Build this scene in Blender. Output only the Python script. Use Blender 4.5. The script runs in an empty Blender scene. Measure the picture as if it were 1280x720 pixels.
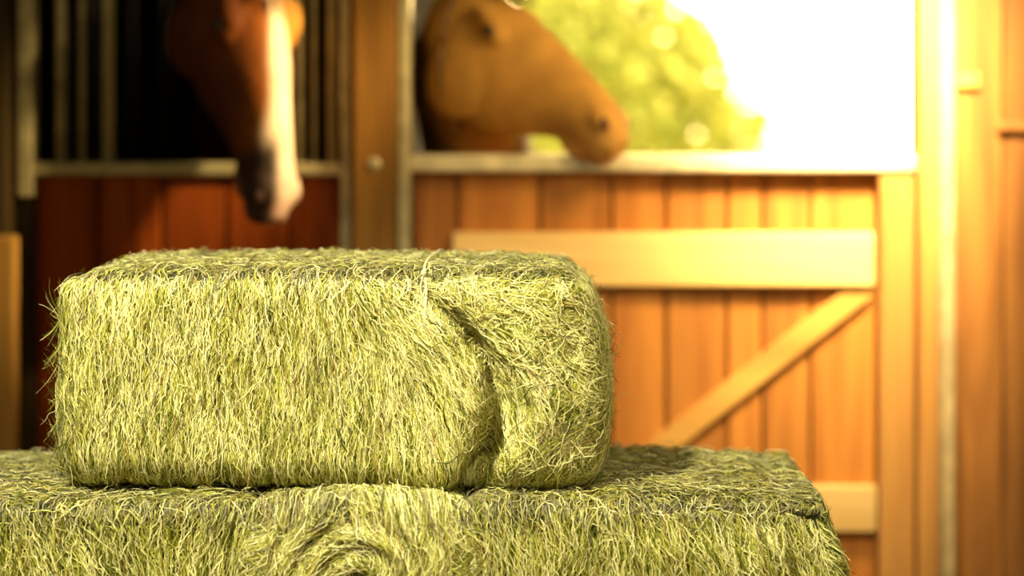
import bpy, bmesh, math, random
import numpy as np
from mathutils import Vector, Matrix
random.seed(4)
S = bpy.context.scene
C = S.collection
FPX = 2488.9
CAMZ = 1.42
def X(px, Y=5.2): return (px-640)*Y/FPX
def Z(py, Y=5.2): return CAMZ-(py-125)*Y/FPX
S.view_settings.view_transform = 'Standard'
S.view_settings.look = 'None'

# ------------------------------------------------------------------ helpers
def tag(o, label=None, cat=None, group=None, kind=None):
    if label: o['label'] = label
    if cat: o['category'] = cat
    if group: o['group'] = group
    if kind: o['kind'] = kind
    return o
def empty(name, loc=(0,0,0), rz=0):
    o = bpy.data.objects.new(name, None); C.objects.link(o)
    o.location = loc; o.rotation_euler = (0,0,rz); o.empty_display_size = .1
    return o
class MB:
    def __init__(s): s.v=[]; s.f=[]; s.t=[]
    def add(s, vs, fs, tone=None):
        n=len(s.v); tone = random.random() if tone is None else tone
        s.v += [tuple(v) for v in vs]; s.f += [tuple(i+n for i in f) for f in fs]; s.t += [tone]*len(fs)
    def box(s, x0,x1,y0,y1,z0,z1, bev=.004, tone=None):
        bm=bmesh.new()
        bmesh.ops.create_cube(bm, size=1)
        for v in bm.verts:
            v.co=Vector(((x0+x1)/2+v.co.x*(x1-x0),(y0+y1)/2+v.co.y*(y1-y0),(z0+z1)/2+v.co.z*(z1-z0)))
        if bev: bmesh.ops.bevel(bm, geom=list(bm.edges), offset=bev, segments=2, affect='EDGES', profile=.5)
        bm.verts.ensure_lookup_table()
        s.add([v.co for v in bm.verts],[[v.index for v in f.verts] for f in bm.faces],tone); bm.free()
    def prism(s, pts, y0, y1, tone=None):
        n=len(pts)
        vs=[(p[0],y0,p[1]) for p in pts]+[(p[0],y1,p[1]) for p in pts]
        fs=[tuple(range(n)),tuple(range(2*n-1,n-1,-1))]+[(i,i+n,(i+1)%n+n,(i+1)%n) for i in range(n)]
        s.add(vs,fs,tone)
    def loft(s, secs, seg=18, tone=None):
        vs=[];fs=[]
        for (c,r,u,rw,rt,rb) in secs:
            for k in range(seg):
                a=2*math.pi*k/seg; sn=math.sin(a)
                vs.append(c+r*(math.cos(a)*rw)+u*(sn*(rt if sn>0 else rb)))
        m=len(secs)
        for i in range(m-1):
            for k in range(seg):
                a=i*seg+k;b=i*seg+(k+1)%seg
                fs.append((a,b,b+seg,a+seg))
        fs.append(tuple(range(seg-1,-1,-1))); fs.append(tuple((m-1)*seg+k for k in range(seg)))
        s.add(vs,fs,tone)
    def tube(s, pts, rs, seg=10, tone=None):
        pts=[Vector(p) for p in pts]
        if not hasattr(rs,'__len__'): rs=[rs]*len(pts)
        secs=[]
        ref=Vector((.31,.11,.94))
        for i,p in enumerate(pts):
            t=(pts[min(i+1,len(pts)-1)]-pts[max(i-1,0)]).normalized()
            r=t.cross(ref)
            if r.length<.1: r=t.cross(Vector((1,0,0)))
            r.normalize(); u=r.cross(t)
            secs.append((p,r,u,rs[i],rs[i],rs[i]))
        s.loft(secs,seg,tone)
    def ell(s, c, ax, rr, tone=None, n=12):
        vs=[];fs=[]
        for i in range(n+1):
            th=math.pi*i/n
            for k in range(2*n):
                ph=math.pi*k/n
                vs.append(c+ax[0]*(rr[0]*math.cos(th))+ax[1]*(rr[1]*math.sin(th)*math.cos(ph))+ax[2]*(rr[2]*math.sin(th)*math.sin(ph)))
        m=2*n
        for i in range(n):
            for k in range(m):
                fs.append((i*m+k,i*m+(k+1)%m,(i+1)*m+(k+1)%m,(i+1)*m+k))
        s.add(vs,fs,tone)
    def mesh(s,name):
        me=bpy.data.meshes.new(name); me.from_pydata(s.v,[],s.f); me.update()
        a=me.attributes.new('tone','FLOAT','FACE'); a.data.foreach_set('value',s.t)
        return me
    def build(s,name,mat,parent=None,smooth=False):
        me=s.mesh(name); me.materials.append(mat)
        bm=bmesh.new(); bm.from_mesh(me); bmesh.ops.recalc_face_normals(bm,faces=bm.faces); bm.to_mesh(me); bm.free()
        if smooth: me.polygons.foreach_set('use_smooth',[True]*len(me.polygons))
        o=bpy.data.objects.new(name,me); C.objects.link(o); o.parent=parent
        return o

# ------------------------------------------------------------------ materials
def nt(name):
    m=bpy.data.materials.new(name); m.use_nodes=True
    return m,m.node_tree.nodes,m.node_tree.links,m.node_tree.nodes['Principled BSDF']
def wood(name, dark, light, axis='z', rough=.6, scale=1.0, spec=.25):
    m,N,L,P=nt(name)
    tc=N.new('ShaderNodeTexCoord'); mp=N.new('ShaderNodeMapping')
    sc={'z':(13,13,1.1),'x':(1.1,13,13),'y':(13,1.1,13)}[axis]
    mp.inputs['Scale'].default_value=[q*scale for q in sc]
    at=N.new('ShaderNodeAttribute'); at.attribute_name='tone'
    ad=N.new('ShaderNodeVectorMath'); ad.operation='ADD'
    cm=N.new('ShaderNodeVectorMath'); cm.operation='SCALE'; cm.inputs[0].default_value=(13,7,17)
    L.new(at.outputs['Fac'],cm.inputs['Scale']); L.new(tc.outputs['Object'],ad.inputs[0]); L.new(cm.outputs[0],ad.inputs[1])
    L.new(ad.outputs[0],mp.inputs['Vector'])
    no=N.new('ShaderNodeTexNoise'); no.inputs['Scale'].default_value=1; no.inputs['Detail'].default_value=7; no.inputs['Distortion'].default_value=1.0
    L.new(mp.outputs[0],no.inputs['Vector'])
    cr=N.new('ShaderNodeValToRGB'); cr.color_ramp.elements[0].position=.28; cr.color_ramp.elements[1].position=.72
    cr.color_ramp.elements[0].color=(*dark,1); cr.color_ramp.elements[1].color=(*light,1)
    L.new(no.outputs['Fac'],cr.inputs['Fac'])
    mr=N.new('ShaderNodeMapRange'); mr.inputs['To Min'].default_value=.68; mr.inputs['To Max'].default_value=1.18
    L.new(at.outputs['Fac'],mr.inputs['Value'])
    mx=N.new('ShaderNodeVectorMath'); mx.operation='SCALE'
    L.new(cr.outputs['Color'],mx.inputs[0]); L.new(mr.outputs[0],mx.inputs['Scale'])
    L.new(mx.outputs[0],P.inputs['Base Color'])
    bp=N.new('ShaderNodeBump'); bp.inputs['Strength'].default_value=.25; bp.inputs['Distance'].default_value=.004
    L.new(no.outputs['Fac'],bp.inputs['Height']); L.new(bp.outputs[0],P.inputs['Normal'])
    P.inputs['Roughness'].default_value=rough; P.inputs['Specular IOR Level'].default_value=spec
    return m
def plain(name,col,rough=.5,metal=0,nscale=20,var=.25,bump=.1):
    m,N,L,P=nt(name)
    tc=N.new('ShaderNodeTexCoord'); no=N.new('ShaderNodeTexNoise'); no.inputs['Scale'].default_value=nscale; no.inputs['Detail'].default_value=5
    L.new(tc.outputs['Object'],no.inputs['Vector'])
    cr=N.new('ShaderNodeValToRGB'); cr.color_ramp.elements[0].position=.3; cr.color_ramp.elements[1].position=.7
    cr.color_ramp.elements[0].color=(*[c*(1-var) for c in col],1); cr.color_ramp.elements[1].color=(*[min(1,c*(1+var)) for c in col],1)
    L.new(no.outputs['Fac'],cr.inputs['Fac']); L.new(cr.outputs[0],P.inputs['Base Color'])
    bp=N.new('ShaderNodeBump'); bp.inputs['Strength'].default_value=bump; bp.inputs['Distance'].default_value=.005
    L.new(no.outputs['Fac'],bp.inputs['Height']); L.new(bp.outputs[0],P.inputs['Normal'])
    P.inputs['Roughness'].default_value=rough; P.inputs['Metallic'].default_value=metal
    return m
def attr_mat(name, rough=.6, nscale=60, lo=.8, hi=1.15, trans=0, spec=.3, bump=0):
    m,N,L,P=nt(name)
    at=N.new('ShaderNodeAttribute'); at.attribute_name='Col'
    tc=N.new('ShaderNodeTexCoord')
    no=N.new('ShaderNodeTexNoise'); no.inputs['Scale'].default_value=nscale; no.inputs['Detail'].default_value=5
    L.new(tc.outputs['Object'],no.inputs['Vector'])
    mr=N.new('ShaderNodeMapRange'); mr.inputs['From Min'].default_value=.3; mr.inputs['From Max'].default_value=.7
    mr.inputs['To Min'].default_value=lo; mr.inputs['To Max'].default_value=hi
    L.new(no.outputs['Fac'],mr.inputs['Value'])
    mx=N.new('ShaderNodeVectorMath'); mx.operation='SCALE'
    L.new(at.outputs['Color'],mx.inputs[0]); L.new(mr.outputs[0],mx.inputs['Scale']); L.new(mx.outputs[0],P.inputs['Base Color'])
    P.inputs['Roughness'].default_value=rough; P.inputs['Specular IOR Level'].default_value=spec
    if bump:
        bp=N.new('ShaderNodeBump'); bp.inputs['Strength'].default_value=bump; bp.inputs['Distance'].default_value=.02
        L.new(no.outputs['Fac'],bp.inputs['Height']); L.new(bp.outputs[0],P.inputs['Normal'])
    if trans:
        tr=N.new('ShaderNodeBsdfTranslucent'); L.new(mx.outputs[0],tr.inputs['Color'])
        ms=N.new('ShaderNodeMixShader'); ms.inputs[0].default_value=trans
        L.new(P.outputs[0],ms.inputs[1]); L.new(tr.outputs[0],ms.inputs[2])
        L.new(ms.outputs[0],N['Material Output'].inputs['Surface'])
    return m
M={}
M['red']=wood('stained_red_wood',(.13,.022,.002),(.38,.075,.007),spec=.08)
M['orange']=wood('orange_wood',(.27,.080,.010),(.50,.185,.026))
M['orange_h']=wood('orange_wood_horizontal',(.60,.34,.09),(.80,.49,.16),'x')
M['brace']=wood('brace_wood',(.46,.20,.035),(.62,.31,.06),'x')
M['stile']=wood('stile_wood',(.30,.12,.022),(.48,.215,.045))
M['wallwood']=wood('wall_wood',(.15,.05,.008),(.35,.135,.024))
M['post']=wood('post_wood',(.13,.055,.008),(.30,.135,.022),spec=.12)
M['darkpost']=wood('dark_post_wood',(.03,.018,.004),(.07,.04,.010),spec=.1)
M['tan']=wood('tan_wood',(.38,.18,.03),(.55,.28,.05))
M['interior']=wood('shade_dark_interior_wood',(.012,.007,.003),(.035,.018,.007),spec=.05)  # darkness of the stall put into the wood colour
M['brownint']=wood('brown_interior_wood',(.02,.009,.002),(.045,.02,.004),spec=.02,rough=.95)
M['metal']=plain('weathered_olive_metal',(.46,.37,.17),.45,.3)
M['palemetal']=plain('pale_galvanised_metal',(.68,.55,.30),.45,.1)
M['channel']=plain('dull_channel_metal',(.50,.36,.16),.5,.1)
M['floor']=plain('dusty_floor',(.22,.16,.09),.9,0,6,.4,.5)
M['yard']=plain('pale_gravel',(.7,.6,.4),.9,0,30,.2,.4)
M['hay']=attr_mat('hay_strand',.42,120,.75,1.25,.12)
M['horse']=attr_mat('horse_coat',.7,14,.84,1.14,0,.12,.2)
M['hair']=plain('dark_mane_hair',(.10,.045,.010),.6,0,80,.4)
M['chesthair']=plain('chestnut_mane_hair',(.10,.035,.01),.6,0,80,.4)
M['tanhair']=plain('tan_forelock_hair',(.42,.24,.09),.6,0,80,.4)
M['eye']=plain('dark_eye',(.04,.018,.007),.4)
M['nostril']=plain('dark_nostril',(.10,.04,.018),.85)
M['strap']=plain('brown_leather_strap',(.20,.09,.02),.6,0,60,.3)
M['twine']=plain('pale_twine',(.78,.72,.36),.7,0,200,.3,.5)
m,N,L,P=nt('hay_core'); M['core']=m
tc=N.new('ShaderNodeTexCoord'); mp=N.new('ShaderNodeMapping'); mp.inputs['Scale'].default_value=(160,160,22)
no=N.new('ShaderNodeTexNoise'); no.inputs['Scale'].default_value=1; no.inputs['Detail'].default_value=5
cr=N.new('ShaderNodeValToRGB'); cr.color_ramp.elements[0].position=.35; cr.color_ramp.elements[1].position=.7
cr.color_ramp.elements[0].color=(.015,.018,.001,1); cr.color_ramp.elements[1].color=(.11,.12,.012,1)  # core coloured dark so gaps between strands look shaded
L.new(tc.outputs['Object'],mp.inputs[0]);L.new(mp.outputs[0],no.inputs['Vector']);L.new(no.outputs['Fac'],cr.inputs[0]);L.new(cr.outputs[0],P.inputs['Base Color'])
P.inputs['Roughness'].default_value=.9

# ------------------------------------------------------------------ hay bales
def proj(p,h,r):
    inner=h-r
    q=np.clip(p,-inner,inner); d=p-q
    l=np.linalg.norm(d,axis=1,keepdims=True); l[l<1e-6]=1
    n=d/l
    return q+n*r, n
def smooth(a,b,x):
    t=np.clip((x-a)/(b-a),0,1); return t*t*(3-2*t)
def gen_disp(seed):
    s=seed*1.7
    def f(p,n):
        x,y,z=p[:,0],p[:,1],p[:,2]
        return ((.006*np.sin(8*x+s)*np.cos(9*z+2*s)+.005*np.sin(19*x+3*s+6*z)*np.cos(17*y+s)+.0035*np.sin(37*x+s)*np.sin(31*z+8*y+s))*(1-.5*np.clip(n[:,2],0,1)-.9*np.clip(-n[:,2],0,1))
                -.003*np.abs(np.sin(math.pi*x/.085+s))**10)
    return f
def strands(h,r,n,w,ang,disp,seed,lens,wid=(.0005,.00105),K=10,whisk=.05,bright=1.0):
    g=np.random.default_rng(seed)
    w=np.array(w,float); w/=w.sum()
    f=g.choice(6,n,p=w)
    p=(g.random((n,3))*2-1)*h
    ax=f//2; sg=np.where(f%2==0,1,-1)
    p[np.arange(n),ax]=sg*h[ax]
    p,nn=proj(p,h,r)
    a=ang(p,nn,g)
    ll=lens(p,nn,g)
    dr=(nn[:,2]>.5)&(p[:,1]<-h[1]+.07)&(g.random(n)<.6)
    a[dr]=g.normal(0,.45,dr.sum()); ll[dr]=g.uniform(.03,.09,dr.sum())
    ln=ll/K
    curl=g.normal(0,.018,n)
    lift=g.normal(0,.0040,n)
    side=smooth(.3,.9,-nn[:,0])
    wh=(g.random(n)<whisk*(1+2*side))*np.minimum(g.gamma(2.,.004,n)*(1+2.2*side),.026)*(1-.8*smooth(.3,.8,np.abs(nn[:,2])))*(1-.8*smooth(-.1,-.6,nn[:,2]))
    whs=np.where(g.random(n)<.5,1,0)
    width=g.uniform(wid[0],wid[1],n)
    P=[];Nn=[]
    def dirs(nn,a):
        base=np.where((np.abs(nn[:,2])<.75)[:,None],np.array([[0,0,-1.]]),np.array([[0,-1.,0]]))
        t=base-nn*np.sum(nn*base,1,keepdims=True); t/=np.linalg.norm(t,axis=1,keepdims=True)+1e-9
        s=np.cross(nn,t); return t*np.cos(a)[:,None]+s*np.sin(a)[:,None]
    d=dirs(nn,a)
    prev=np.zeros(n)
    for k in range(K):
        P.append(p.copy());Nn.append(nn.copy())
        s=np.cross(nn,d)
        kink=g.normal(0,.38,n); turn=kink-prev*.98; prev=kink
        c=(curl+turn)[:,None]
        d=d*np.cos(c)+s*np.sin(c)
        p,nn=proj(p+d*ln[:,None],h,r)
        d-=nn*np.sum(nn*d,1,keepdims=True); d/=np.linalg.norm(d,axis=1,keepdims=True)+1e-9
    V=np.zeros((n,K,3,3))
    Q=[]
    for k in range(K):
        t=k/(K-1); tt=np.where(whs==1,t,1-t)
        Q.append(P[k]+Nn[k]*(disp(P[k],Nn[k])+lift+wh*tt**2*1.4+.0014*math.sin(math.pi*t))[:,None])
    for k in range(K):
        T=Q[min(k+1,K-1)]-Q[max(k-1,0)]; T/=np.linalg.norm(T,axis=1,keepdims=True)+1e-9
        s=np.cross(Nn[k],T); s/=np.linalg.norm(s,axis=1,keepdims=True)+1e-9
        t=k/(K-1); ww=(width*(1.0-.6*abs(2*t-1)**3))[:,None]
        V[:,k,0]=Q[k]-s*ww; V[:,k,1]=Q[k]+Nn[k]*ww*.9; V[:,k,2]=Q[k]+s*ww
    base=(np.arange(n)*K*3)[:,None,None]
    ks=(np.arange(K-1)*3)[None,:,None]
    q=np.array([[0,1,4,3],[1,2,5,4]])
    F=(base[...,None]+ks[...,None]+q[None,None]).reshape(-1,4)
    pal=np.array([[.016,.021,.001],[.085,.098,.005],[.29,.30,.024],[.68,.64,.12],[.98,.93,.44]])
    t=np.clip(g.beta(1.25,1.70,n)+lift*58,0,.999)*(len(pal)-1)  # deep strands coloured darker, painting in the shade between them
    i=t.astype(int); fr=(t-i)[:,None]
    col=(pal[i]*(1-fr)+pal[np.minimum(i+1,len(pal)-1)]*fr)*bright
    top=(P[0][:,2]>h[2]-.012)
    m=top&(g.random(n)<.5)
    col[m]=col[m]*.4+np.array([.15,.115,.11])*.6
    col[top]*=.85
    brown=g.random(n)<.04; col[brown]=np.array([.42,.27,.07])
    colv=np.repeat(col,K*3,axis=0)
    return V.reshape(-1,3),F,colv
def np_mesh(name,V,F,col,mat):
    me=bpy.data.meshes.new(name)
    me.vertices.add(len(V)); me.vertices.foreach_set('co',V.astype(np.float32).ravel())
    me.loops.add(F.size); me.loops.foreach_set('vertex_index',F.astype(np.int32).ravel())
    me.polygons.add(len(F)); me.polygons.foreach_set('loop_start',(np.arange(len(F))*F.shape[1]).astype(np.int32))
    me.update(calc_edges=True)
    if col is not None:
        a=me.attributes.new('Col','FLOAT_COLOR','POINT')
        c4=np.ones((len(V),4),np.float32); c4[:,:3]=col
        a.data.foreach_set('color',c4.ravel())
    me.materials.append(mat)
    return me
def bale(name,loc,rz,h,r,n,w,ang,disp,seed,lens,label,twines=(),whisk=.05,bright=1.0,group=None):
    h=np.array(h,float)
    root=empty(name,loc,rz); tag(root,label,'hay bale',group)
    bm=bmesh.new(); bmesh.ops.create_cube(bm,size=2)
    bmesh.ops.subdivide_edges(bm,edges=bm.edges[:],cuts=60,use_grid_fill=True)
    p=np.array([v.co[:] for v in bm.verts])*h
    p,nn=proj(p,h,r); p=p+nn*(disp(p,nn)-.006)[:,None]
    for v,c in zip(bm.verts,p): v.co=c
    me=bpy.data.meshes.new('packed_hay'); bm.to_mesh(me); bm.free(); me.materials.append(M['core'])
    me.polygons.foreach_set('use_smooth',[True]*len(me.polygons))
    b=bpy.data.objects.new('packed_hay',me); C.objects.link(b); b.parent=root; b.location=(0,0,h[2])
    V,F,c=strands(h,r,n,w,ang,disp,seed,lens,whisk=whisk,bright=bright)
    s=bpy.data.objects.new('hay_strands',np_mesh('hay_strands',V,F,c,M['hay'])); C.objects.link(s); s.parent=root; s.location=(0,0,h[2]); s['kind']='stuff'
    for tx in twines:
        k=160; a=np.linspace(0,2*math.pi,k,endpoint=False)
        q=np.stack([tx+.006*np.sin(3*a),np.cos(a)*h[1]*1.6,np.sin(a)*h[2]*1.6],1)
        q[:,1]=np.clip(q[:,1],-h[1],h[1]); q[:,2]=np.clip(q[:,2],-h[2],h[2])
        q,nn=proj(q,h,r)
        lf=np.where(q[:,2]>h[2]*.45,.009,-.002)
        q=q+nn*(disp(q,nn)+lf)[:,None]
        mb=MB(); mb.tube([tuple(v) for v in q]+[tuple(q[0])],.0026,6)
        kp=Vector(q[int(np.argmin(np.linalg.norm(q-np.array([tx,-h[1]+.02,h[2]-.01]),axis=1)))])+Vector((0,-.004,.004))
        mb.ell(kp,(Vector((1,0,0)),Vector((0,1,0)),Vector((0,0,1))),(.006,.005,.007),n=6)
        mb.tube([kp,kp+Vector((.008,-.008,.01)),kp+Vector((.014,-.012,-.004))],.0018,5)
        mb.tube([kp,kp+Vector((-.006,-.008,-.02)),kp+Vector((-.003,-.01,-.05))],.0018,5)
        t=mb.build('baling_twine',M['twine'],root,True); t.location=(0,0,h[2])
    return root

# top bale -----------------------------------------------------------
H1=(.456,.225,.184)
d0=gen_disp(1)
def xg(z): return np.interp(z,[-.19,-.12,-.04,.02,.08,.13,.19],[.240,.282,.298,.286,.246,.200,.145])
def disp1(p,n):
    x,y,z=p[:,0],p[:,1],p[:,2]
    fr=smooth(.1,.8,-n[:,1])
    low=smooth(.184,.06,z)
    deep=1+.40*smooth(.0,-.15,z)
    e=x-xg(z)
    lap=.016*np.exp(-((e+.055)/.05)**2)*fr*low
    g=-.060*deep*np.exp(-(np.where(e<0,e/.014,e/(.024*deep)))**2)*low*fr
    coil=(.030*np.exp(-((e-.09)/.045)**2)-.012*smooth(.0,.02,e))*np.exp(-((z+.01)/.12)**2)*fr*(e>-.02)
    end=.022*smooth(.3,1,n[:,0])*np.cos((z+.03)*7)-.020*smooth(.3,1,n[:,0])*smooth(.05,.19,z)
    topdrop=-.009*smooth(.28,.46,x)*smooth(.3,1,n[:,2])-.010*smooth(.30,.46,-x)*smooth(.3,1,n[:,2])
    return d0(p,n)+g+coil+lap+end+topdrop
def ang1(p,n,g):
    k=len(p); x,z=p[:,0],p[:,2]
    a=g.normal(0,.07,k)+.05*np.sin(7*x+3*z)
    wide=g.random(k)<.08; a[wide]+=g.normal(0,.5,wide.sum())
    front=n[:,1]<-.2
    e=x-xg(z)
    zone=smooth(-.22,-.03,e)*(1-smooth(.0,.02,e))*front
    a+=zone*(.10+.70*np.clip((z+.12)/.28,0,1))
    endz=front&(e>.0)
    kk=endz.sum()
    a[endz]=(1.2*smooth(-.08,.17,z[endz])-.60*smooth(-.02,-.17,z[endz]))*(1-.5*smooth(.38,.46,x[endz]))+g.normal(0,.36,kk)
    m=endz&(g.random(k)<.25); a[m]=g.uniform(-1.5,1.5,m.sum())
    q=n[:,0]>.6; a[q]=g.normal(-.3,.6,q.sum())
    t=np.abs(n[:,2])>.75; a[t]=g.uniform(-math.pi,math.pi,t.sum())
    return a
def lens1(p,n,g):
    k=len(p); l=g.uniform(.03,.11,k)
    e=p[:,0]-xg(p[:,2]); z_=(e>-.2)&(n[:,1]<-.2); l[z_]*=1.3
    t=n[:,2]>.6; l[t]=g.uniform(.01,.03,t.sum())
    return l
TZ=.752
bale('hay_bale',(-.316,3.4+.235,TZ+.006),math.radians(-2.5),H1,.052,104000,[3.0,1.2,.2,11.5,4.2,.1],ang1,disp1,11,lens1,
     'single green hay bale lying on top of the stack',twines=(.173,),whisk=.045)
# lower tier ---------------------------------------------------------
CZ=.072
def mound(p,n,cx):
    x=p[:,0]-cx
    rr=np.sqrt(x**2+(p[:,2]-CZ+.015)**2)
    seam=-.020*np.exp(-((rr-.225)/.020)**2)*smooth(-.02,-.12,x)
    return smooth(.0,.9,-n[:,1])*(.065*np.cos(np.clip(rr/.28,0,1)*math.pi/2)+.006*np.cos(rr*150)*(1-smooth(.14,.24,rr))+seam)+.008*smooth(.3,1,n[:,2])*np.exp(-(x/.13)**2)*smooth(0,-.25,p[:,1])
def angv(j,zs,cx,rng_):
    def f(p,n,g):
        k=len(p); a=g.normal(0,j,k)+zs*np.sin(6*p[:,0]+5*p[:,2])
        wide=g.random(k)<.15; a[wide]+=g.normal(0,.7,wide.sum())
        f_=n[:,1]<-.1
        x=p[:,0]-cx; z=p[:,2]-CZ
        t=np.arctan2(-z,-x); t=np.where(np.cos(t)<0,t-np.sign(t)*math.pi,t)
        rr=np.sqrt(x**2+z**2)
        w=(1-smooth(rng_*.65,rng_,rr))*f_
        a=a*(1-w*.8)+t*w
        tt=np.abs(n[:,2])>.75; a[tt]=g.uniform(-math.pi,math.pi,tt.sum())
        return a
    return f
def lens2(p,n,g):
    k=len(p); l=g.uniform(.04,.12,k)
    t=n[:,2]>.6; l[t]=g.uniform(.012,.045,t.sum()); return l
d_l=gen_disp(3)
def displ(p,n): return d_l(p,n)*(1-.5*smooth(.3,.45,p[:,0]))+.002*smooth(.4,1,n[:,0])+mound(p,n,.628)
left=bale('hay_bale',(-.880,3.335+.262,.378),0,(.450,.262,.182),.025,42000,[.8,.2,.1,6,6,.1],angv(.18,.25,.628,.40),displ,21,lens2,
     'green hay bale under the left half of the top bale, cut off by the frame')
d_c=gen_disp(4)
def disp3(p,n): return d_c(p,n)*.5+mound(p,n,0)
def ang3(p,n,g):
    k=len(p); x,z=p[:,0],p[:,2]-CZ
    f=n[:,1]<-.1
    rr=np.sqrt(x**2+z**2)
    a=g.normal(0,.35,k)
    aa=np.arctan2(-z,-x)+g.normal(0,.10,k)+.08+g.normal(0,1,k)*(1-smooth(.01,.035,rr))
    j=g.random(k)<.1; aa[j]+=g.normal(0,.6,j.sum())
    a[f]=aa[f]
    t=n[:,2]>.75; a[t]=g.uniform(-math.pi,math.pi,t.sum())
    return a
def lens3(p,n,g):
    k=len(p); rr=np.sqrt(p[:,0]**2+(p[:,2]-CZ)**2)
    l=np.minimum(g.uniform(.05,.14,k),.035+rr*.9)
    t=n[:,2]>.6; l[t]=g.uniform(.012,.045,t.sum()); return l
centre=bale('hay_bale',(-.252,3.335+.262,.378),0,(.175,.262,.182),.022,36000,[.8,.8,.1,7,4,.1],ang3,disp3,31,lens3,
     'end-on hay bale with a round swirl of strands, in the middle under the top bale')
d_r=gen_disp(5)
def disp4(p,n):
    x,y,z=p[:,0],p[:,1],p[:,2]
    c=smooth(.17,.31,x)
    return (d_r(p,n)*(1-.5*smooth(-.18,-.3,x))-.010*c*smooth(.3,1,n[:,2])+.014*smooth(.4,1,n[:,0])*np.cos(z*6)-.020*smooth(.4,1,n[:,0])*smooth(.06,.18,z)
            -.030*c*smooth(.3,1,-n[:,1])-.018*smooth(.3,1,-n[:,1])*smooth(.09,.184,z)*smooth(-.2,0.05,x)-.012*smooth(.3,1,n[:,2])*smooth(-.17,-.26,y)*smooth(-.2,0.05,x)+.002*smooth(.4,1,-n[:,0])+mound(p,n,-.489))
right=bale('hay_bale',(.237,3.335+.262,.378),0,(.311,.262,.184),.028,48000,[2.5,.6,.2,7,7,.1],angv(.18,.35,-.489,.42),disp4,41,lens2,
     'green hay bale at the right end of the stack, beside the wooden half door')
def copy_tree(o,parent=None):
    c=o.copy(); C.objects.link(c); c.parent=parent
    for ch in list(o.children):
        copy_tree(ch,c)
    return c
for o in (left,centre,right):
    c=copy_tree(o); c.location.z=0.0
    c['label']='green hay bale in the bottom layer on the floor, beneath the stack'; c['group']='bottom layer of hay bales'

# ------------------------------------------------------------------ setting
def struct(name,mb,mat,parent=None):
    o=mb.build(name,mat,parent)
    if parent is None: o['kind']='structure'
    return o
mb=MB(); mb.box(-4,4,-1.5,8.4,-.1,0,0); struct('floor',mb,M['floor'])
mb=MB(); mb.box(-9,9,8.4,17,-.12,-.01,0); struct('ground',mb,M['yard'])
mb=MB(); mb.box(-2.4,2.4,5.1,8.5,2.62,2.72,0); struct('ceiling',mb,M['interior'])  # ceiling out of view, put in to keep the stalls dark
mb=MB()
for i in range(14): mb.box(-2.3+i*.142,-2.3+i*.142+.138,8.35,8.4,0,2.62,.003)
struct('wall_back_left',mb,M['interior'])
mb=MB()
for i in range(21): mb.box(-.345,-.315,5.26+i*.148,5.26+i*.148+.147,0,2.62,.002)
struct('wall_partition',mb,M['brownint'])
mb=MB(); mb.box(-2.34,-2.3,5.2,8.4,0,2.62,0); struct('wall_left',mb,M['interior'])
mb=MB(); mb.box(2.3,2.34,5.2,8.4,0,2.62,0); struct('wall_right',mb,M['brownint'])
mb=MB()
mb.box(-.31,-.10,8.35,8.4,0,2.62,.004); mb.box(-.10,2.3,8.35,8.4,2.05,2.62,.004)  # lintel above the view, lowered to block the sun
for i in range(17): mb.box(-.10+i*.1412,-.10+i*.1412+.138,8.36,8.39,0,1.0,.003)
struct('wall_back_right',mb,M['brownint'])
mb=MB(); mb.box(-2.3,2.3,5.16,5.22,2.3,2.62,.004); struct('trim_1',mb,M['post'])

mb=MB(); x=X(1192)
for wpx,tn in zip((62,64,66,70,70,70,70,70,70),(.7,.3,.5,.6,.4,.5,.6,.4,.5)): 
    mb.box(x,x+wpx*.00209-.004,5.19,5.22,0,2.3,.004,tn); x+=wpx*.00209
mb.box(X(1192),x,5.22,5.24,0,2.3,0,.1)
wfr=struct('wall_front_right',mb,M['wallwood'])
mb=MB(); mb.box(X(1192),X(1222),5.172,5.192,Z(110),Z(92),.004,.9); mb.build('hinge_plate',M['tan'],wfr)
mb=MB(); mb.box(X(1244),X(1310),5.17,5.192,Z(164),Z(153),.004,.6); mb.build('ledge',M['wallwood'],wfr)
mb=MB(); mb.box(X(1141),X(1166),5.12,5.24,0,2.3,.008); o=mb.build('door_post',M['stile']); tag(o,'narrow orange wooden post at the latch side of the half door, catching the warm glow','post')
mb=MB(); x0=X(1169);x1=X(1189)
mb.box(x0,x1,5.15,5.19,0,2.3,.006); mb.box(x0+.008,x0+.014,5.135,5.155,0,2.3,.002); mb.box(x1-.014,x1-.008,5.135,5.155,0,2.3,.002)
o=mb.build('metal_channel',M['channel']); tag(o,'pale upright metal channel on the warmly lit right wall','metal channel')

# half door of stall two -------------------------------------------------
dr=empty('door_1',(0,0,0)); dr['kind']='structure'
mb=MB()
seams=[516,572,675,764,832,908,952,1012,1094,1138]; tn=[.4,.8,.5,.9,.45,.75,.4,.65,.5]
for i in range(9): mb.box(X(seams[i])+.004,X(seams[i+1])-.004,5.18,5.205,.04,Z(212),.004,tn[i])
mb.box(X(516),X(1138),5.203,5.215,.04,Z(205),0,.0)
mb.build('door_planks',M['orange'],dr)
mb=MB(); mb.box(X(566,5.16),X(1092,5.16),5.145,5.18,Z(358,5.15),Z(291,5.15),.005,.8); mb.build('upper_rail',M['orange_h'],dr)
mb=MB(); mb.box(X(566,5.16),X(1095,5.16),5.145,5.18,Z(665,5.15),Z(608,5.15),.005,.3); mb.build('lower_rail',M['orange_h'],dr)
mb=MB(); mb.box(X(1094),X(1138),5.14,5.19,.04,Z(212),.006,.6); mb.build('stile',M['stile'],dr)
mb=MB()
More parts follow.
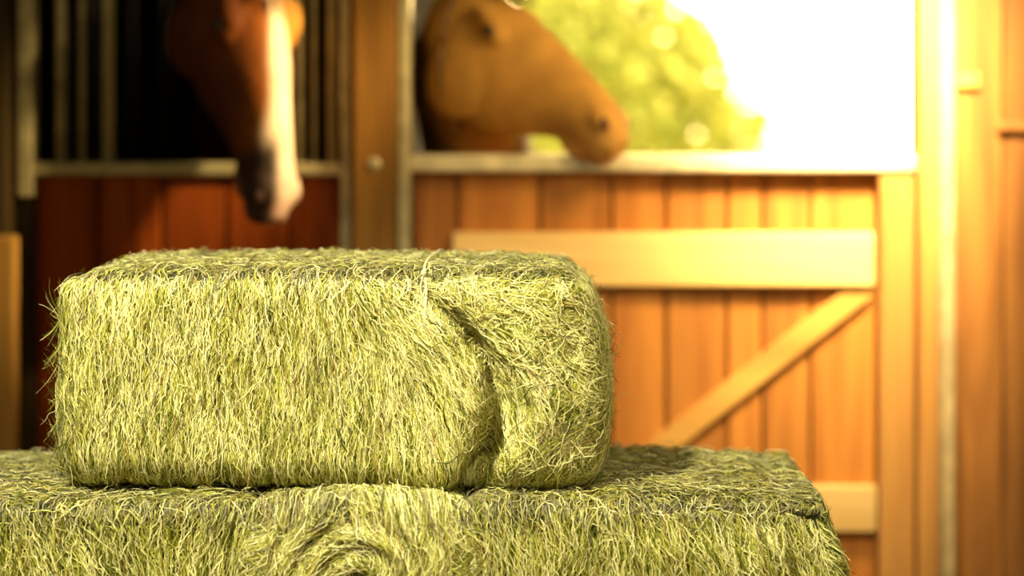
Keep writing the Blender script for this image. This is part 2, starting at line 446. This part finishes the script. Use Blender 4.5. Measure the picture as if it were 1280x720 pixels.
mb.prism([(X(1060,5.15),Z(360,5.15)),(X(1090,5.15),Z(360,5.15)),(X(1090,5.15),Z(372,5.15)),(X(792,5.15),Z(606,5.15)),(X(755,5.15),Z(606,5.15)),(X(755,5.15),Z(600,5.15))],5.16,5.18,.5)
mb.build('diagonal_brace',M['brace'],dr)
mb=MB(); mb.box(X(514),X(1140),5.13,5.25,Z(214),Z(193),.008,.5); mb.build('top_cap',M['palemetal'],dr)

pt=empty('stall_post',(0,0,0)); tag(pt,'thick brown wooden post standing between the two horses','post')
mb=MB(); mb.box(X(444),X(499),5.10,5.26,0,2.3,.01,.6); mb.build('timber',M['post'],pt)
mb=MB(); mb.box(X(500),X(514),5.11,5.25,0,2.3,.006,.5); mb.build('edge_channel',M['metal'],pt)
for q in (205,330): 
    mb=MB(); mb.ell(Vector((X(468,5.1),5.098,Z(q,5.1))),(Vector((0,1,0)),Vector((1,0,0)),Vector((0,0,1))),(.008,.018,.018),n=8); mb.build('bolt',M['metal'],pt,True)
mb=MB(); mb.box(X(-60),X(22),5.10,5.26,0,2.3,.01,.5); o=mb.build('corner_post',M['darkpost']); tag(o,'dark wooden post at the far left edge of the stalls','post')
mb=MB(); mb.box(X(-60,5.05),X(19,5.05),5.04,5.095,0,Z(295,5.05),.008,.5); o=mb.build('guard_board',M['tan']); tag(o,'tan wooden board standing upright against the dark post at far left','board')

sf=empty('horse_stall',(0,0,0)); tag(sf,'barred stall with dark red planks and an opening for the chestnut horse','stall')
mb=MB()
seams=[46,124,204,284,362,430]; tn=[.4,.85,.35,.7,.5]
for i in range(5): mb.box(X(seams[i])+.004,X(seams[i+1])-.004,5.18,5.205,.03,Z(216),.005,tn[i])
mb.box(X(46),X(430),5.203,5.215,.03,Z(210),0,0)
mb.build('plank_panel',M['red'],sf)
mb=MB(); mb.box(X(26),X(440),5.15,5.23,Z(219),Z(203),.008,.5); mb.build('bottom_rail',M['metal'],sf)
mb=MB(); mb.box(X(26),X(440),5.15,5.23,2.2,2.28,.008,.5); mb.build('top_rail',M['metal'],sf)
mb=MB(); mb.box(X(28),X(47),5.14,5.22,Z(245),2.28,.006,.5); mb.build('frame_upright',M['metal'],sf)
mb=MB(); mb.box(X(428),X(441),5.14,5.22,0,2.28,.006,.5); mb.build('frame_upright',M['metal'],sf)
mb=MB(); mb.box(X(23),X(46),5.17,5.23,0,Z(245),.006,.5); mb.build('lower_jamb',M['darkpost'],sf)
for px,w_ in ((77,12),(104,8),(137,15),(375,11),(393,7),(415,13)):
    mb=MB(); mb.tube([(X(px),5.19,Z(204)),(X(px),5.19,1.8),(X(px),5.19,2.21)],w_*.5*.00209,12); mb.build('bar',M['metal'],sf,True)

# ------------------------------------------------------------------ horses
PROF=[(-.02,.01,-.07,.05),(.0,.035,-.11,.075),(.06,.075,-.165,.088),(.12,.092,-.19,.098),(.19,.10,-.205,.10),(.27,.097,-.190,.088),(.34,.090,-.150,.068),(.41,.080,-.106,.056),(.47,.070,-.082,.052),(.52,.060,-.078,.054),(.565,.040,-.070,.049),(.600,.008,-.045,.034)]
def horse(name,label,poll,F,U,sc,neck,body,colfun,hair,fore,halter=False,dp=1.0,wd_=1.0):
    F=Vector(F).normalized(); U=Vector(U); U=(U-F*U.dot(F)).normalized(); R=F.cross(U).normalized()
    poll=Vector(poll)
    hp=lambda x,y,z: poll+F*(x*sc)+R*(y*sc*wd_)+U*(z*sc*(dp if z<0 else 1))
    root=empty(name,(body[0][0],body[0][1]+.5,0)); tag(root,label,'horse')
    off=root.location.copy()
    mb=MB()
    mb.loft([(hp(x,0,0)+U*((t+b*dp)/2*sc),R,U,w*sc*wd_,(t-b*dp)/2*sc,(t-b*dp)/2*sc) for x,t,b,w in PROF],24)
    ax=(F,R,U)
    for s in (-1,1):
        mb.ell(hp(.160,s*.084,.060),ax,(.05*sc,.027*sc,.020*sc))
        mb.ell(hp(.19,s*.082,.032),ax,(.040*sc,.025*sc,.028*sc))
        mb.ell(hp(.165,s*.068,-.10),ax,(.095*sc,.046*sc,.10*sc*dp))
        mb.ell(hp(.535,s*.036,.016),ax,(.036*sc,.025*sc,.030*sc))
        b=hp(-.005,s*.055,.05); e=(U*.75-F*.55+R*s*.15).normalized()
        mb.loft([(b+e*(q*sc),R,e.cross(R).normalized(),rw*sc,rt*sc,rt*sc) for q,rw,rt in ((-.03,.022,.02),(.02,.032,.022),(.07,.036,.02),(.12,.02,.012),(.155,.005,.004))],12)
    mb.ell(hp(.495,0,-.078),ax,(.050*sc,.036*sc,.026*sc))
    mb.ell(hp(.562,0,-.050),ax,(.033*sc,.040*sc,.028*sc))
    pts=[Vector(p) for p,_,_ in neck]
    secs=[]
    for i,(p,rd,rw) in enumerate(neck):
        T=(pts[min(i+1,len(pts)-1)]-pts[max(i-1,0)]).normalized()
        f=i/(len(neck)-1)
        rt=(R*(-(1-f)*(1 if R.x<0 else -1))+Vector((1,0,0))*(f+.001)); rt=(rt-T*rt.dot(T)).normalized()
        up=rt.cross(T).normalized()
        secs.append((pts[i],rt,up,rw,rd,rd))
    mb.loft(secs,24)
    bx=Vector((1,0,0)); bz=Vector((0,0,1))
    mb.loft([(Vector((x,y,z)),bx,bz,rw,rz,rz) for x,y,z,rw,rz in body],24)
    x0,y0,z0,rw0,rz0=body[1]; x1,y1,z1,rw1,rz1=body[-2]
    k=z0/1.15
    for s in (-1,1):
        xx=x0+s*rw0*.5
        mb.tube([(xx,y0+.05,z0),(xx,y0+.05,.72*k),(xx,y0+.04,.50*k),(xx,y0+.03,.44*k),(xx,y0+.04,.36*k),(xx,y0+.04,.14*k),(xx,y0+.03,.09*k),(xx,y0+.0,.04),(xx,y0-.01,.0)],[.10*k,.075*k,.05,.048,.034,.028,.036,.042,.05],14)
        xx=x1+s*rw1*.5
        mb.tube([(xx,y1,z1),(xx,y1-.10,.78*k),(xx,y1+.02,.62*k),(xx,y1+.13,.48*k),(xx,y1+.11,.38*k),(xx,y1+.08,.14*k),(xx,y1+.06,.09*k),(xx,y1+.03,.04),(xx,y1+.02,.0)],[.14*k,.12*k,.075,.048,.038,.029,.036,.043,.05],14)
    me=mb.mesh('tmp'); tmp=bpy.data.objects.new('tmp',me); C.objects.link(tmp)
    rm=tmp.modifiers.new('r','REMESH'); rm.mode='VOXEL'; rm.voxel_size=.009
    sm=tmp.modifiers.new('s','SMOOTH'); sm.factor=.5; sm.iterations=6
    bpy.context.view_layer.update()
    dg=bpy.context.evaluated_depsgraph_get()
    me2=bpy.data.meshes.new_from_object(tmp.evaluated_get(dg)); bpy.data.objects.remove(tmp)
    me2.name='body'; me2.materials.clear(); me2.materials.append(M['horse'])
    nv=len(me2.vertices); co=np.empty(nv*3,np.float32); me2.vertices.foreach_get('co',co); co=co.reshape(-1,3)
    rel=(co-np.array(poll))/sc
    lx=rel@np.array(F); ly=rel@np.array(R); lz=rel@np.array(U)
    col=colfun(co,lx,ly,lz)
    a=me2.attributes.new('Col','FLOAT_COLOR','POINT'); c4=np.ones((nv,4),np.float32); c4[:,:3]=col; a.data.foreach_set('color',c4.ravel())
    me2.polygons.foreach_set('use_smooth',[True]*len(me2.polygons))
    b=bpy.data.objects.new('body',me2); C.objects.link(b); b.parent=root; b.location=-off
    for s in (-1,1):
        e=MB(); e.ell(hp(.190,s*.101,.036)-off,ax,(.019*sc,.011*sc,.014*sc),n=10); e.build('eye',M['eye'],root,True)
        e=MB(); e.ell(hp(.555,s*.049,.022)-off,((F*.8-U*.3).normalized(),R,U),(.015*sc,.010*sc,.010*sc),n=8); e.build('nostril',M['nostril'],root,True)
    if halter:
        def ring(x0,x1,grow=.006,k=28):
            q=[]
            for i in range(k+1):
                an=2*math.pi*i/k; f=(1-math.sin(an))/2; x=x0+(x1-x0)*f
                j=max(q_ for q_ in range(len(PROF)-1) if PROF[q_][0]<=x); A=PROF[j];B=PROF[j+1]; fr=(x-A[0])/(B[0]-A[0])
                t,bb,w=[A[m_]*(1-fr)+B[m_]*fr for m_ in (1,2,3)]
                bb*=dp
                wd=w+.014 if x<.26 else w
                q.append(poll+F*(x*sc)+R*(math.cos(an)*(wd+grow)*sc*wd_)+U*(((t+bb)/2+math.sin(an)*((t-bb)/2+grow))*sc)-off)
            return q
        hb=MB(); hb.tube(ring(.02,.20,.014),.008*sc,8); hb.build('cheek_strap',M['strap'],root,True)
    mn=MB(); rg=random.Random(5)
    for i in range(150):
        f=rg.random()*(len(secs)-1.3)+.3; j=int(f); fr=f-j
        c=secs[j][0].lerp(secs[j+1][0],fr); up=(secs[j][2]*(1-fr)+secs[j+1][2]*fr); 
        if up.z<0: up=-up
        rt=secs[j][1]; rd=secs[j][4]*(1-fr)+secs[j+1][4]*fr; rw=secs[j][3]*(1-fr)+secs[j+1][3]*fr
        s=-1; q=[]
        L_=rg.uniform(.5,.8)
        for t in (0,.25,.5,.75,1):
            an=t*1.25*L_
            q.append(c+up*math.cos(an)*(rd+.006)+rt*s*math.sin(an)*(rw+.002)+Vector((0,rg.uniform(-.008,.008),-.02*t)) -off)
        mn.tube(q,[.006,.009,.008,.006,.002],5)
    mn.build('mane',hair,root,True)
    fl=MB()
    for i in range(34):
        y=rg.uniform(-.04,.04)
        q=[hp(-.01,y*.5,.07)-off,hp(.04,y*.8,.10)-off,hp(.09,y*1.0,.112)-off,hp(rg.uniform(.12,.19),y*1.2+rg.uniform(-.01,.01),.114)-off]
        fl.tube(q,[.006,.008,.006,.0015],5)
    fl.build('forelock',fore,root,True)
    tl=MB(); xb,yb,zb,_,rzb=body[-1]
    for i in range(40):
        ax_=rg.uniform(-.03,.03); 
        tl.tube([Vector((xb+ax_*.4,yb-.01,zb+rzb*.6))-off,Vector((xb+ax_,yb+.08,zb-.05))-off,Vector((xb+ax_*1.8,yb+.10,zb-.4))-off,Vector((xb+ax_*1.4,yb+.08,zb-.62+rg.uniform(-.06,.06)))-off],[.01,.013,.011,.003],5)
    tl.build('tail',hair,root,True)
    return root
def mixc(a,b,t): return a*(1-t[:,None])+np.array(b)[None]*t[:,None]
def col1(co,lx,ly,lz):
    n=len(lx); c=np.tile(np.array([.30,.082,.010]),(n,1))
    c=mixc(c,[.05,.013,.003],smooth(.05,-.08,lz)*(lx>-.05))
    c=mixc(c,[.09,.022,.004],smooth(.02,.07,ly)*(1-smooth(.40,.50,lx))*.75)  # shadow side of the face darkened in the coat colour
    c=mixc(c,[.66,.29,.04],smooth(.02,.06,lz)*(lx>0)*smooth(.02,-.03,ly))  # lit side of the face painted brighter orange into the coat
    w=.014+.030*smooth(.20,.5,lx)+.005*np.sin(lx*30)
    bl=(1-smooth(w,w+.026,np.abs(ly+.014)))*smooth(.02,.06,lz)*smooth(.03,.06,lx)
    c=mixc(c,[.90,.66,.40],bl)
    mz=smooth(.44,.51,lx); c=mixc(c,[.86,.57,.38],mz*.85*smooth(.03,-.005,ly))
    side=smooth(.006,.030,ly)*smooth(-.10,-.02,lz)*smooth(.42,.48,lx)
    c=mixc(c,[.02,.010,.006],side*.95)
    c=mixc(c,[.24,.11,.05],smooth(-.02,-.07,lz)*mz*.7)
    return c
def col2(co,lx,ly,lz):
    n=len(lx); c=np.tile(np.array([.56,.27,.055]),(n,1))  # coat raised and muted, imitating golden haze over the horse
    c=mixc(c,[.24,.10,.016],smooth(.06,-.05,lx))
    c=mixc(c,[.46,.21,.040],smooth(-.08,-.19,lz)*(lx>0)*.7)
    c=mixc(c,[.52,.26,.060],smooth(.49,.58,lx)*.6)
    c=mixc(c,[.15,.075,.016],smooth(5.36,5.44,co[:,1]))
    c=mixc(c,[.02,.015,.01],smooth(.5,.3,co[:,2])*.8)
    return c
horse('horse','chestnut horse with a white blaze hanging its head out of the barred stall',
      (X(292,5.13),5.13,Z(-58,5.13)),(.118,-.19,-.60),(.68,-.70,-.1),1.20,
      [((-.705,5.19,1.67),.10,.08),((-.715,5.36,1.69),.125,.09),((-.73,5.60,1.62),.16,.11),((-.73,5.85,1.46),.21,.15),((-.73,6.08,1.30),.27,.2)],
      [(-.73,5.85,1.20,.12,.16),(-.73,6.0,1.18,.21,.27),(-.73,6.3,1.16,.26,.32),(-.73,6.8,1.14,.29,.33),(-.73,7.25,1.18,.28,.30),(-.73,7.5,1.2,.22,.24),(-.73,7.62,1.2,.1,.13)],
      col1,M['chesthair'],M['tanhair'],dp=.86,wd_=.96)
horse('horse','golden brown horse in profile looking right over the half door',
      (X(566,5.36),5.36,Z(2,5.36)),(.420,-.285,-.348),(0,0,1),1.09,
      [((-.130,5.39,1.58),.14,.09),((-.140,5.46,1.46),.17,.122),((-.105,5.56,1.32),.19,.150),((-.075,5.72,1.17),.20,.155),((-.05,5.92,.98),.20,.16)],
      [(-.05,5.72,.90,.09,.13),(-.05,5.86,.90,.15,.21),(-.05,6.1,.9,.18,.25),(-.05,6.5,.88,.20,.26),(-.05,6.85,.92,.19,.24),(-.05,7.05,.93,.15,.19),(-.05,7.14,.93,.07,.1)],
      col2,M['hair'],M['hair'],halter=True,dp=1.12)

# ------------------------------------------------------------------ outside shrub
g=np.random.default_rng(7)
sh=empty('leafy_shrub',(X(640,13),13,0)); tag(sh,'sunlit yellow green leafy shrub outside, behind the golden horse','shrub')
n=34000
u=g.normal(size=(n,3)); u/=np.linalg.norm(u,axis=1,keepdims=True)
rr=(.45+.58*g.random(n)**.65)*(1+.09*np.sin(5*u[:,0]+2)*np.cos(6*u[:,2])+.05*np.sin(13*u[:,0]+9*u[:,2]))
c=u*rr[:,None]*np.array([1.60,1.0,1.34])+np.array([0,0,1.0]); c=c[c[:,2]>.05]; n=len(c)
a=g.normal(size=(n,3)); a/=np.linalg.norm(a,axis=1,keepdims=True); b=g.normal(size=(n,3)); b=np.cross(a,b); b/=np.linalg.norm(b,axis=1,keepdims=True)
ll=g.uniform(.04,.07,n)[:,None]; ww=ll*.5
V=np.stack([c-a*ll,c-b*ww,c+a*ll,c+b*ww],1).reshape(-1,3); F=np.arange(4*n).reshape(-1,4)
clump=(.5+.5*np.sin(c[:,0]*17+1)*np.cos(c[:,2]*19+c[:,1]*6))[:,None]
t=np.clip(g.random(n)[:,None]*.6+clump*.45,0,1); col=np.array([.28,.34,.04])*(1-t)+np.array([.95,.86,.19])*t
lf=bpy.data.objects.new('foliage',np_mesh('foliage',V,F,np.repeat(col,4,0),attr_mat('leaf',.5,8,.75,1.15,.5))); C.objects.link(lf); lf.parent=sh
mb=MB()
for i in range(9):
    an=i*.7; mb.tube([(.06*math.cos(an),.06*math.sin(an),-.02),(.3*math.cos(an),.25*math.sin(an),.6),(.7*math.cos(an),.4*math.sin(an),1.2)],[.035,.022,.008],8)
mb.build('stems',M['post'],sh,True)

# ------------------------------------------------------------------ light
def aim(o,t): o.rotation_euler=(Vector(t)-o.location).to_track_quat('-Z','Y').to_euler()
def lamp(name,typ,loc,tgt,energy,col,**k):
    l=bpy.data.lights.new(name,typ); l.energy=energy; l.color=col
    for a_,v in k.items(): setattr(l,a_,v)
    o=bpy.data.objects.new(name,l); C.objects.link(o); o.location=loc; aim(o,tgt); return o
lamp('added_hay_key','SPOT',(-1.15,1.9,3.2),(-.25,3.45,.80),690,(1,.94,.70),spot_size=math.radians(52),spot_blend=.5,shadow_soft_size=.16)  # added spot as key for the hay, no lamp of the barn
lamp('added_hay_fill_right','SPOT',(.9,1.9,3.0),(.1,3.5,.75),120,(1,.92,.66),spot_size=math.radians(50),spot_blend=.7,shadow_soft_size=.3)  # added weaker spot on the hay from the right
lamp('added_camera_fill','AREA',(.8,.2,1.9),(0,4.2,1.0),9,(1,.82,.48),size=1.5)  # added low fill from beside the camera, not a barn fixture
lamp('added_glow_spot','SPOT',(1.25,4.0,2.5),(.72,5.2,1.54),200,(1,.76,.32),spot_size=math.radians(60),spot_blend=1.0,shadow_soft_size=.25)  # added spot imitating the sun's warm glow on the door front
lamp('added_glow_core','SPOT',(1.02,4.45,2.2),(.94,5.2,1.40),980,(1,.85,.52),spot_size=math.radians(56),spot_blend=1.0,shadow_soft_size=.2)  # added hot centre of the imitated glow, on upper door and post
lamp('golden_horse_spot','SPOT',(1.2,3.7,2.0),(.05,5.3,1.48),175,(1,.80,.42),spot_size=math.radians(26),spot_blend=1.0,shadow_soft_size=.5)  # added spot flattening the brown horse with gold, in place of haze
lamp('horse_spot','SPOT',(1.1,4.3,2.2),(-.60,4.98,1.42),560,(1,.77,.40),spot_size=math.radians(21),spot_blend=1.0,shadow_soft_size=.1)  # added spot brightening the chestnut's face from the right
lamp('added_shrub_fill','AREA',(2.5,9.6,4.2),(0,13,1),850,(1,.92,.6),size=2.5)  # added area lamp in place of light bounced onto the shrub
sv=Vector((.33,1,.42)).normalized()
s=bpy.data.lights.new('sun','SUN'); s.energy=7; s.color=(1,.86,.5); s.angle=math.radians(1.5)
so=bpy.data.objects.new('sun',s); C.objects.link(so); so.rotation_euler=(-sv).to_track_quat('-Z','Y').to_euler()
w=bpy.data.worlds.new('World'); S.world=w; w.use_nodes=True
N=w.node_tree.nodes; L=w.node_tree.links; bg=N['Background']
tc=N.new('ShaderNodeTexCoord'); vn=N.new('ShaderNodeVectorMath'); vn.operation='NORMALIZE'
L.new(tc.outputs['Generated'],vn.inputs[0])
dt=N.new('ShaderNodeVectorMath'); dt.operation='DOT_PRODUCT'; dt.inputs[1].default_value=Vector((.25,1,.1)).normalized()
L.new(vn.outputs[0],dt.inputs[0])
mr=N.new('ShaderNodeMapRange'); mr.interpolation_type='SMOOTHSTEP'; mr.inputs['From Min'].default_value=.86; mr.inputs['From Max'].default_value=.998
L.new(dt.outputs['Value'],mr.inputs['Value'])
mx=N.new('ShaderNodeMix'); mx.data_type='RGBA'; L.new(mr.outputs[0],mx.inputs['Factor'])
mx.inputs[6].default_value=(.15,.12,.06,1); mx.inputs[7].default_value=(34,24,10,1)
L.new(mx.outputs[2],bg.inputs['Color']); bg.inputs['Strength'].default_value=1

# ------------------------------------------------------------------ camera
cam=bpy.data.cameras.new('camera'); co=bpy.data.objects.new('camera',cam); C.objects.link(co)
co.location=(0,0,CAMZ); co.rotation_euler=(math.radians(90),0,0)
cam.lens=70; cam.sensor_width=36; cam.shift_y=-235/1280
cam.dof.use_dof=True; cam.dof.focus_distance=3.42; cam.dof.aperture_fstop=1.2
S.camera=co
